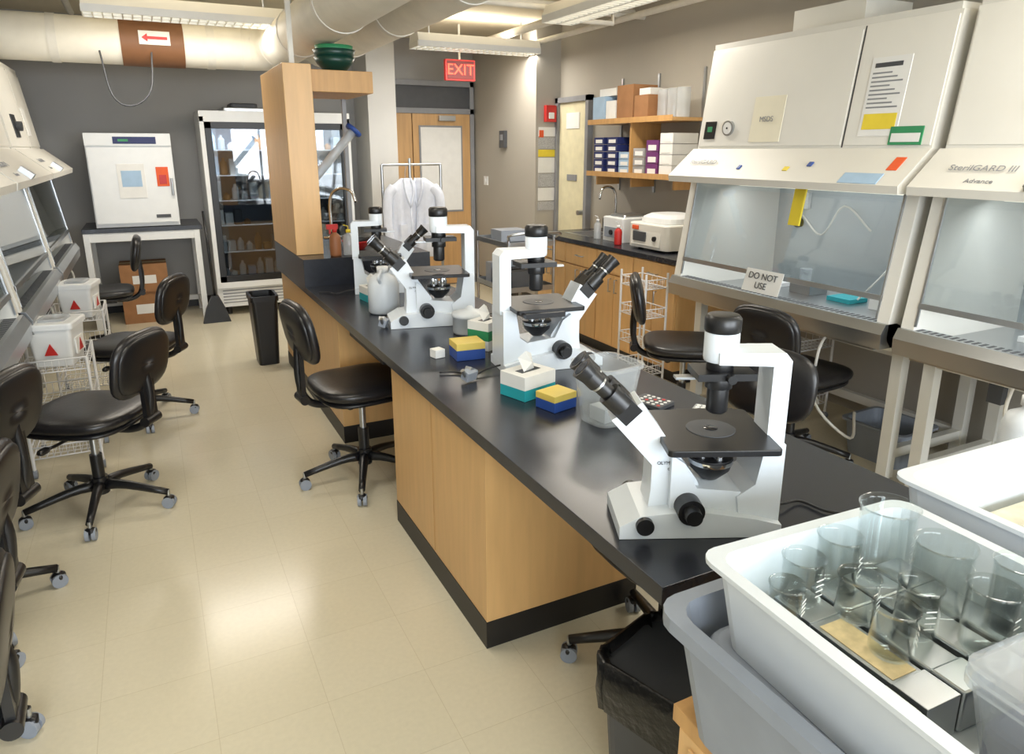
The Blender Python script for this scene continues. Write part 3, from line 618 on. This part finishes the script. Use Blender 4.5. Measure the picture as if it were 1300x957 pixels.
b=B(); b.rbox(3.22,3.65,3.98,4.44,.90,1.08,CREAM,r=.05); b.rings([b.rr(3.45,4.21,.36,.40,.1,1.08),b.rr(3.45,4.21,.34,.38,.1,1.12),b.rr(3.45,4.21,.26,.30,.1,1.145)],WHITE,False)
b.prism([(3.205,.92),(3.225,1.06),(3.24,1.06),(3.24,.92)],'y',4.04,4.38,CREAM2); b.bb(3.202,3.213,4.2,4.35,.95,1.02,DGRAY)
for x in(3.3,3.6):
    for y in(4.05,4.37): b.cyl((x,y,.886),(x,y,.9),.02,BLACK)
b.cyl((3.2,4.1,.98),(3.23,4.1,.98),.018,BLACK); b.bb(3.208,3.22,4.3,4.37,1.03,1.06,ORG); b.done('benchtop_centrifuge',bev=.004)
b=B(); b.rbox(3.3,3.6,4.62,4.9,.887,1.08,WHITE,r=.02); b.bb(3.292,3.30,4.66,4.86,.92,1.0,GRAYP); b.cyl((3.28,4.76,.96),(3.295,4.76,.96),.02,BLACK); b.rbox(3.34,3.56,4.66,4.86,1.08,1.1,STEEL,r=.02); b.done('water_bath')
bottle('wash_bottle',3.22,4.56,.886,.03,.15,RED,WHITE); bottle('wash_bottle',3.3,4.97,.886,.03,.16,CLEARP,WHITE)
b=B()
for z in(1.40,1.83): b.bb(3.52,3.848,4.35,5.5,z-.02,z+.005,WOOD); b.bb(3.515,3.52,4.35,5.5,z-.022,z+.02,WOODE)
for y in(4.4,4.95,5.46): b.bb(3.6,3.846,y-.01,y+.01,1.3,1.38,WOODE); b.bb(3.836,3.848,y-.012,y+.012,1.25,2.2,STEEL)
b.bb(3.55,3.846,4.90,4.92,1.405,1.81,WOODE)
b.done('wall_shelf')
b=B()
for k,(y,m,hh,c) in enumerate(((5.38,NAVY,.06,5),(5.18,NAVY,.06,5),(5.0,LBLUE,.06,3),(4.8,CLEARP,.07,3),(4.63,PURP,.09,3),(4.46,PAPER,.08,4))):
    for i in range(c):
        b.bb(3.56,3.8,y-.075,y+.075,1.406+i*hh,1.402+(i+1)*hh,m); b.bb(3.558,3.56,y-.05,y+.05,1.415+i*hh,1.42+i*hh+hh*.4,PAPER)
for (y,w,h,m) in((5.4,.18,.2,LBLUE),(5.22,.14,.16,PAPER),(5.02,.22,.27,CARD),(4.80,.18,.18,CARD)): b.bb(3.56,3.8,y-w/2,y+w/2,1.836,1.836+h,m)
b.bb(3.6,3.78,5.2,5.45,2.04,2.1,PAPER); b.bb(3.6,3.78,4.74,4.88,2.02,2.07,PAPER)
for y in(4.64,4.52,4.41): b.cyl((3.66,y,1.836),(3.66,y,2.05),.05,CLEARP)
b.done('shelf_boxes')

# ---------------- under-hood items right
b=B(); b.tub(0,0,.3,.34,0,.2,GRAYP,r=.04); b.done('gray_tote',(3.40,2.26,.0),.05)
def carboy(x,y,z,r,h,m,cap,name='carboy'):
    b=B(); b.lathe([(r*.95,0),(r,.01),(r,h*.7),(r*.8,h*.85),(r*.3,h*.93),(r*.3,h)],(x,y,z),m,cap1=True); b.lathe([(r*.36,h*.95),(r*.36,h*1.06)],(x,y,z),cap,cap1=True); b.tube([(x+.02,y,z+h),(x+.05,y,z+h*1.2),(x+.2,y+.05,z+h*1.3)],.005,PIPE,n=6,k=4); b.done(name)
carboy(3.2,1.62,.0,.09,.26,CLEARP,DGRAY,'vacuum_flask'); carboy(3.3,1.3,0,.09,.26,CLEARP,ORG,'vacuum_flask')
b=B()
for z in(.3,.62): b.tub(0,0,.4,.5,z-.03,z+.02,WHITE,r=.03,taper=0,rim=.004)
for sx in(-1,1):
    for sy in(-1,1): b.cyl((sx*.18,sy*.23,.07),(sx*.18,sy*.23,.60),.014,WHITE); b.cyl((sx*.18-.012,sy*.23,.04),(sx*.18+.012,sy*.23,.04),.04,BLACK)
b.done('plastic_cart',(2.42,.98,0))
b=B(); b.lathe([(.06,0),(.07,.01),(.07,.15),(.055,.19),(.02,.21),(.02,.23)],(2.42,1.15,.597),TUBW,cap1=True); b.lathe([(.026,.22),(.026,.25)],(2.42,1.15,.597),WHITE,cap1=True); b.done('plastic_jug')
b=B(); b.rings([b.rr(0,0,.2,.26,.04,0),b.rr(0,0,.25,.31,.05,.42)],DGRAY,False)
R=[]
for z,w,d,j in((.30,.262,.322,.004),(.36,.27,.33,.006),(.44,.275,.335,.004),(.445,.25,.31,.006),(.38,.22,.28,.02),(.2,.19,.24,.02)):
    P=b.rr(0,0,w,d,.05,z,q=9); R.append([p+Vector((random.uniform(-j,j),random.uniform(-j,j),random.uniform(-j,j))) for p in P])
b.rings(R,BAG,True,False,True)
b.done('waste_bin',(.99,1.08,0),.3)

# ---------------- foreground tubs
b=B(); b.bb(.74,1.95,-.05,.80,.10,.60,WOOD); b.bb(.76,1.93,-.03,.78,0,.10,KICK); b.bb(.74,1.97,-.07,.82,.60,.635,WOODE)
for x in(1.14,1.55): b.bb(x-.003,x+.003,.80,.803,.12,.59,KICK)
b.bb(.735,.74,.0,.38,.12,.58,WOOD); b.bb(.735,.74,.39,.77,.12,.58,WOOD); b.done('side_cabinet',bev=.003)
b=B(); b.tub(0,0,.47,.66,0,.23,GRAYP,r=.05,taper=.03,rim=.02,rh=.025); b.rbox(-.20,.20,-.29,.29,.15,.19,GRAYP,r=.04); b.done('gray_tote',(.93,.47,.636),0)
b=B(); b.tub(0,0,.5,.62,0,.21,GRAYP,r=.05,taper=.03,rim=.015); b.rbox(-.2,.2,-.27,.27,.15,.2,GRAYP,r=.04); b.done('gray_tote',(1.53,.47,.636),0)
b=B(); b.tub(0,0,.43,.50,0,.15,TUBW,r=.035,taper=.02,rim=.016,t=.006,rh=.008); b.done('white_wash_tub',(.935,.49,.828),-.05)
b=B(); b.tub(0,0,.62,.58,0,.16,TUBW,r=.035,taper=.02,rim=.014,rh=.008)
b.done('white_wash_tub',(1.53,.48,.838),-.03)
b=B(); b.rbox(-.27,.27,-.24,.24,0,.05,YGLASS,r=.03)
for i in range(26): 
    x,y=random.uniform(-.24,.24),random.uniform(-.21,.21); b.cyl((x,y,.045),(x+random.uniform(-.06,.06),y+random.uniform(-.06,.06),.065),.012,BEAK,n=10)
b.done('glassware_pile',(1.53,.48,.846),-.03)
for x,y,r,tp in((.785,.572,-.05,1),(.859,.568,-.03,1),(.934,.563,-.05,0),(1.009,.56,-.03,0),(1.083,.557,-.02,0)):
    L=.26; b=B(); b.bb(-.031,.031,-L/2,L/2,0,.062,STEEL); b.bb(-.033,.033,L/2-.07,L/2+.004,-.0,.065,STEEL)
    b.bb(-.033,.033,-L/2-.003,-L/2+.05,0,.065,STEEL)
    if tp: b.bb(-.024,.024,-L/2+.055,L/2-.08,.062,.0635,TAPE)
    b.done('pipette_canister',(x,y,.836),r,bev=.004)
def beaker(x,y,r,h,z):
    b=B(); b.lathe([(r*.9,0),(r,.006),(r,h-.008),(r*1.08,h),(r*1.04,h+.0015),(r*.965,h-.008),(r*.965,.008),(r*.85,.004)],(0,0,0),BEAK,n=40,cap1=True)
    for i in range(4): b.slab(-.008,.008,(-r-.0006,h*.3+i*h*.12),(-r-.0006,h*.3+i*h*.12+.002),.0005,PAPER)
    b.done('glass_beaker',(x,y,z),random.uniform(-1,1))
zb=.903
for x,y,r,h in((.862,.68,.032,.075),(.902,.61,.03,.07),(.875,.53,.03,.075),(.80,.655,.026,.06),(.95,.545,.03,.08),(.945,.682,.034,.09),(1.035,.665,.044,.13),(1.04,.57,.042,.11),(1.085,.485,.034,.11),(1.005,.475,.034,.1)): beaker(x,y,r,h,zb)
b=B(); b.tub(0,0,.26,.13,0,.135,CLEARQ,r=.03,t=.003,rim=.006); b.rbox(-.11,.11,-.045,.045,.006,.07,NAVY,r=.02); b.rings([b.rr(0,0,.27,.14,.03,.136),b.rr(0,0,.27,.14,.03,.150),b.rr(0,0,.25,.12,.03,.155)],CLEARQ,False); b.done('clear_storage_box',(.965,.343,.836),-.05)

# ---------------- lights / world
for x in(-.1,2.4):
    l=bpy.data.lights.new('window_daylight','AREA'); l.shape='RECTANGLE'; l.size=2.1; l.size_y=1.5; l.energy=145; l.color=(.88,.94,1)
    o=bpy.data.objects.new('window_daylight',l); S.collection.objects.link(o); o.location=(x,YF+.02,1.7); o.rotation_euler=(math.radians(90),0,0)
w=bpy.data.worlds.new('sky'); S.world=w; w.use_nodes=True; w.node_tree.nodes['Background'].inputs[0].default_value=(.75,.87,1,1); w.node_tree.nodes['Background'].inputs[1].default_value=1.5
c=bpy.data.cameras.new('camera'); c.sensor_width=36; c.lens=900/1300*36; c.shift_y=-44.5/1300; c.clip_start=.05
o=bpy.data.objects.new('camera',c); S.collection.objects.link(o); o.location=(0,0,1.6); o.rotation_euler=(math.radians(90-15.17),0,math.radians(-26.75)); S.camera=o
S.view_settings.view_transform='Standard'; S.view_settings.look='None'; S.view_settings.exposure=0
